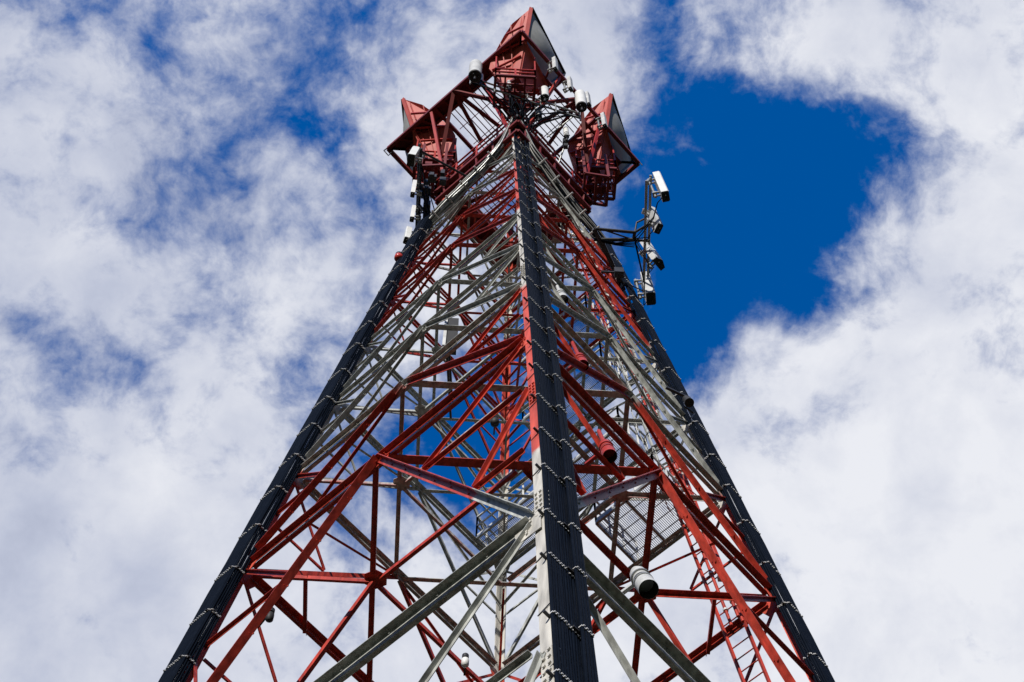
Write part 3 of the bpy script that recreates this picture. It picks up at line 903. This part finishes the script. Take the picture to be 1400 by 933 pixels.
# pole of the low drum and whip antenna beside it
t = thing('antenna_pole', 'thin grey pole propping the white drum left of the right horn', 'pole', tuple(at(760, 240, 6.0)))
m = MB(); m.tube([at(757, 243, 6.02), at(773, 197, 6.17)], .03, 8); m.build('pole_tube', 'galvanised', t); MB().tube([at(748, 188, 6.28), at(783, 160, 6.36)], .025, 8).build('prop_tube', 'galvanised', t)
m = MB(); b0 = at(773, 195, 6.17); m.box(b0, .09, .09, .2); m.box(b0 + V((0, 0, -.45)), .07, .07, .14); m.build('clamp_block', 'dark_steel', t)

def panel_antenna(loc, facing, w_, d_, h, label, gm='antenna_white', tilt=0.0, group=None, angled=False):
    """upright panel antenna on its short pipe; built facing +x then turned"""
    t = thing('panel_antenna', label, 'antenna', (0, 0, 0), group)
    m = MB()
    if angled:
        prof = [V((d_ / 2, 0, 0)), V((d_ * .15, w_ / 2, 0)), V((-d_ / 2, w_ / 2, 0)), V((-d_ / 2, -w_ / 2, 0)), V((d_ * .15, -w_ / 2, 0))]
    else:
        c = .15 * min(w_, d_)
        prof = [V((d_ / 2, -w_ / 2 + c, 0)), V((d_ / 2, w_ / 2 - c, 0)), V((d_ / 2 - c, w_ / 2, 0)), V((-d_ / 2, w_ / 2, 0)), V((-d_ / 2, -w_ / 2, 0)), V((d_ / 2 - c, -w_ / 2, 0))]
    m.prism(V((0, 0, -h / 2)), V((0, 0, h / 2)), prof); m.build('radome', gm, t)
    m = MB(); m.prism(V((0, 0, -h / 2 - .03)), V((0, 0, -h / 2 - .002)), [p * .96 for p in prof])
    for yy in (-.05, .05): m.tube([V((0, yy, -h / 2 - .12)), V((0, yy, -h / 2 - .02))], .02, 8)
    m.build('base_cap', 'antenna_base', t)
    m = MB(); x0 = -d_ / 2 - .16
    m.tube([V((x0, 0, -h * .45)), V((x0, 0, h * .45))], .035, 10)
    for zz in (-h * .32, h * .32):
        m.bar(V((x0, -.05, zz)), V((-d_ / 2, -.05, zz)), .04, .05); m.bar(V((x0, .05, zz)), V((-d_ / 2, .05, zz)), .04, .05)
        m.box(V((x0, 0, zz)), .06, .08, .04)
    m.build('mounting_pipe', 'galvanised', t)
    t.location = loc; t.rotation_euler = (0, tilt, facing)
    return t
def dirang(px0, px1, z):
    d = at(*px1, z) - at(*px0, z); return math.atan2(d.y, d.x)
# --- right sector frame standing off the right leg
ZR = 5.18
GR = 'panel antennas on the right sector frame'
e0, e1 = at(884, 247, ZR), at(880, 400, ZR)
t = thing('sector_frame', 'galvanised sector frame standing off the right leg against blue sky', 'antenna mount', tuple(at(815, 322, ZR)))
m = MB()
for o_ in (V((0, 0, 0)), V((.16, 0, .55))): m.tube([e0 + o_, e1 + o_], .042, 10)
for f in (.02, .42, .62, .98): m.tube([e0.lerp(e1, f), e0.lerp(e1, f) + V((.16, 0, .55))], .03, 8)
m.build('face_pipe', 'galvanised', t)
ac_ = leg('C', ZR)
m = MB()
i0, i1 = at(812, 313, ZR), at(868, 318, ZR); j0, j1 = at(822, 328, ZR), at(866, 328, ZR)
m.tube([i0, i1], .05, 10); m.tube([j0, j1], .06, 10); m.tube([i0.lerp(i1, .2), j1], .025, 8)
m.tube([i1, j1], .05, 8); m.tube([i1, at(889, 305, ZR)], .04, 8); m.tube([j1, at(888, 330, ZR)], .04, 8); m.tube([i1, at(872, 312, ZR) + V((0, 0, .5)), at(892, 300, ZR) + V((.1, 0, .5))], .03, 8)
m.bar(ac_, i0, .12, .12); m.bar(ac_ + V((0, 0, -.3)), j0, .12, .12)
m.tube([at(853, 386, ZR - .1), at(879, 398, ZR)], .02, 6)
m.build('stand_off_arm', 'dark_steel', t)
PR = [(904, 255, .32, .22, 1.95, 'white box panel antenna at the top end of the right sector frame', 'antenna_white', False),
      (895, 301, .32, .18, 1.4, 'small grey panel antenna, second from the top on the right sector frame', 'antenna_grey', False),
      (893, 347, .42, .24, 2.1, 'long grey panel antenna with angled front, third down the right sector frame', 'antenna_grey', True),
      (886, 394, .40, .28, 1.75, 'grey box panel antenna at the bottom end of the right sector frame', 'antenna_grey', False)]
for (x, y, w_, d_, h, lab, gm, an), fc, ti in zip(PR, (-.25, .35, -.75, -.15), (-.05, -.10, -.13, -.03)):
    panel_antenna(at(x, y, ZR), fc, w_, d_, h, lab, gm, ti, GR, an)
m = MB()
for x, y, w_, d_, h, lab, gm, an in PR:
    for k in range(2):
        a = at(x - 3, y, ZR) + V((0, 0, -h / 2 - .1)); b = at(868, 326 + 6 * k, ZR)
        m.tube([a, a + V((-.15, .05, -.35)), a.lerp(b, .35) + V((0, 0, -.45)), a.lerp(b, .75) + V((0, 0, -.2)), b], .016, 5)
b = at(868, 330, ZR)
for k in range(4): m.tube([b + V((0, .06 * k, 0)), at(842, 330 + k, ZR) + V((0, 0, -.15)), at(812, 326 + k, ZR)], .018, 5)
m.build('jumper_cable', 'cable', t)
# --- left sector frame on the left leg
ZQ = 5.85
GL = 'panel antennas on the left sector frame'
e0, e1 = at(576, 203, ZQ), at(571, 335, ZQ)
t = thing('sector_frame', 'dark sector frame beside the left leg top, below the left horn', 'antenna mount', tuple(e0))
m = MB()
for o_ in (V((0, 0, 0)), V((-.08, 0, .5))): m.tube([e0 + o_, e1 + o_], .045, 10)
m.build('face_pipe', 'dark_steel', t)
m = MB()
bl = leg('B', 5.75)
for f in (.38, .58, .75): m.tube([e0.lerp(e1, f), bl + V((0, .3 * (f - .5), .1))], .05, 8)
m.tube([at(574, 206, ZQ), at(646, 246, ZQ)], .04, 8)
for k in range(14):
    p = e0.lerp(e1, random.uniform(.25, .75)) + V((random.uniform(.1, .8), 0, random.uniform(-.4, .4)))
    m.box(p, random.uniform(.05, .14), random.uniform(.05, .14), random.uniform(.1, .25))
m.build('stand_off_arm', 'dark_steel', t)
m = MB()
for k in range(10):
    a = e0.lerp(e1, random.uniform(.1, .9)); b = bl + V((random.uniform(-.2, .3), random.uniform(-.6, .6), random.uniform(-1, .2)))
    m.tube([a, a.lerp(b, .3) + V((0, -.2, -.35)), a.lerp(b, .7) + V((0, -.2, -.4)), b], .018, 5)
m.build('jumper_cable', 'cable', t)
PLF = [(565, 214, .42, .24, .95, 'white box antenna at the top end of the left sector frame', 'antenna_white', -.1),
       (565.5, 258, .19, .14, 1.3, 'slim white panel antenna below the box antenna on the left sector frame', 'antenna_white', 0),
       (564.5, 292, .19, .14, 1.2, 'slim white panel antenna at the lower end of the left sector frame', 'antenna_white', 0)]
for x, y, w_, d_, h, lab, gm, ti in PLF:
    panel_antenna(at(x, y, ZQ), math.pi + .1, w_, d_, h, lab, gm, ti, GL)
panel_antenna(at(557, 322, 5.60), math.pi + .3, .25, .18, 1.0, 'white panel antenna peeking out from behind the left leg cables', 'antenna_white', 0, None)
# --- panels on the right of the topmost horn
GT = 'slim panel antennas beside the topmost horn'
for x, y, z, lab in ((759, 88, 6.55, 'slim grey panel antenna against the mouth of the topmost horn'),
                  (779.5, 115, 6.5, 'slim grey panel antenna on the frame edge right of the topmost horn'),
                  (804, 136, 6.45, 'slim grey panel antenna behind the large right drum'),
                  (826, 165, 6.5, 'slim grey panel antenna against the right horn')):
    panel_antenna(at(x, y, z), -.6, .20, .13, 1.55, lab, 'antenna_grey', 0, GT)

# ------------------------------------------------------------------ cylinders with open lower ends on the near right face
def can(bot, top, r, paint, label, neck=1.2):
    t = thing('cylinder_housing', label, 'cylinder', tuple(bot), 'open ended cylinders on the right face')
    bot = V(bot); top = V(top); d = (top - bot).normalized(); ln = (top - bot).length
    m = MB(); m.tube([bot, bot + d * ln * .32, bot + d * ln * .36, bot + d * ln * .85, top], [r, r * .99, r * .9, r * .86, r * .6], 26, cap=False)
    m.tube([top, top + d * neck], [r * .35, r * .3], 12)
    m.build('shell', paint, t)
    m = MB()
    for f in (.38, .62): m.tube([bot + d * ln * (f - .02), bot + d * ln * (f + .02)], r * 1.03, 26)
    m.build('band', 'galvanised' if paint == 'white_steel' else paint, t)
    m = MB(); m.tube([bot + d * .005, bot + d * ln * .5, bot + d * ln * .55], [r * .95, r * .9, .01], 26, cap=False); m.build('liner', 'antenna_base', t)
    m = MB(); m.bar(bot + d * ln * .6, bot + d * ln * .6 + V((-S2, S2, 0)) * .5, .06, .06); m.build('bracket', paint, t)
can(at(887, 806, 2.36), at(870, 782, 2.46), .15, 'white_steel', 'largest white open ended cylinder on the right face below the lowest rest platform', .1)
can(at(834, 624, 2.93), at(826, 606, 3.02), .13, 'red_paint', 'red open ended cylinder, lower of the two red ones beside the near leg', .8)
can(at(797, 500, 3.5), at(791, 487, 3.58), .125, 'red_paint', 'red open ended cylinder, upper of the two red ones beside the near leg', 1.4)
can(at(770, 410, 4.0), at(765, 399, 4.08), .12, 'white_steel', 'white open ended cylinder on a long thin pipe high beside the near leg', 1.9)

# ------------------------------------------------------------------ lamps and small fittings
def lamp(loc, out, label, lens='antenna_base', r=.11):
    t = thing('obstruction_lamp', label, 'lamp', tuple(loc), 'small lamps on the tower'); loc = V(loc); out = V(out).normalized()
    m = MB(); m.tube([loc + V((0, 0, -.14)), loc + V((0, 0, -.1)), loc + V((0, 0, .06)), loc + V((0, 0, .12))], [r * .55, r, r, r * .4], 14); m.build('lens', lens, t)
    m = MB(); m.tube([loc + V((0, 0, .12)), loc + V((0, 0, .22))], r * .9, 14); m.bar(loc + V((0, 0, .2)), loc + V((0, 0, .2)) - out * .45, .04, .05); m.build('bracket', 'dark_steel', t)
lamp(at(545, 352, 5.30), (-1, -.3, 0), 'small red obstruction lamp on the outer side of the left leg', 'red_lens', .13)
lamp(at(369, 843, 2.95), (.2, -.3, 0), 'dark round lamp hanging under the left leg brace', 'antenna_base', .075)
lamp(at(676.5, 577, 4.3), (0, -1, 0), 'dark round lamp in the middle of the tower against blue sky')
lamp(at(636, 905, 3.2), (0, -1, 0), 'small white camera low in the middle of the tower', 'antenna_white', .08)  # a camera, built from the lamp shape
lamp(at(692, 309, 4.75), (-.7, -.7, 0), 'round grey lamp on a short arm left of the near leg', 'antenna_grey', .1)
t = thing('floodlight', 'dark floodlight bracketed to the outer side of the right leg', 'floodlight', tuple(at(940, 548, 3.8)))
p = at(941, 548, 3.8)
m = MB(); m.tube([p + V((-.05, 0, .1)), p + V((.0, -.05, -.22))], [.08, .11], 16); m.build('lamp_head', 'antenna_base', t)
m = MB(); m.bar(p + V((-.5, -.2, .2)), p + V((.05, 0, .12)), .06, .06); m.tube([at(935, 556, 3.8), at(949, 566, 3.8), at(944, 572, 3.75)], .02, 6); m.build('bracket', 'dark_steel', t)
t = thing('junction_box', 'small dark box on the outer side of the right leg below the sector frame', 'box', tuple(at(846, 373, 5.0)))
p = at(846, 373, 4.95)
m = MB(); m.box(p, .13, .1, .17); m.build('box_shell', 'dark_steel', t)
m = MB(); m.bar(p + V((-.5, 0, 0)), p, .05, .05); m.build('bracket', 'dark_steel', t)
t = thing('equipment_panel', 'white backed equipment panel inside the left of the tower', 'panel', tuple(at(612, 460, 4.4)))
a = at(610, 472, 4.35)
m = MB(); m.box(a + V((-.06, 0, .9)), .04, .03, .95); m.build('front_plate', 'antenna_grey', t)
m = MB(); m.box(a + V((.1, .12, .9)), .16, .1, 1.0); m.build('housing', 'antenna_base', t)
m = MB(); m.bar(a + V((0, .2, 1.4)), a + V((.2, 2.2, 1.4)), .06, .06); m.bar(a + V((0, .2, .4)), a + V((.2, 2.2, .4)), .06, .06); m.build('bracket', 'dark_steel', t)
# thin rod loop at the left corner, whisker at the right corner of the frame
t = thing('lightning_rod', 'bent thin rod at the left corner of the red frame', 'rod', tuple(at(527, 204, 6.62)))
m = MB(); m.tube([at(529, 203, 6.62), at(525, 206, 6.6), at(531, 213, 6.55), at(536, 208, 6.6)], .025, 6); m.build('rod_tube', 'dark_steel', t)
t = thing('lightning_rod', 'fine whisker rod at the right corner of the red frame', 'rod', tuple(at(868, 222, 6.62)))
m = MB(); m.tube([at(866, 225, 6.62), at(872, 219, 6.64), at(878, 226, 6.6)], .02, 6); m.build('rod_tube', 'dark_steel', t)
t = thing('lightning_rod', 'tiny rod tip on the peak of the topmost horn', 'rod', tuple(at(727, 15, 7.0)))
m = MB(); m.tube([at(728, 17, 7.0), at(727, 17, 7.0) + V((0, 0, .35))], .025, 6); m.build('rod_tube', 'dark_steel', t)
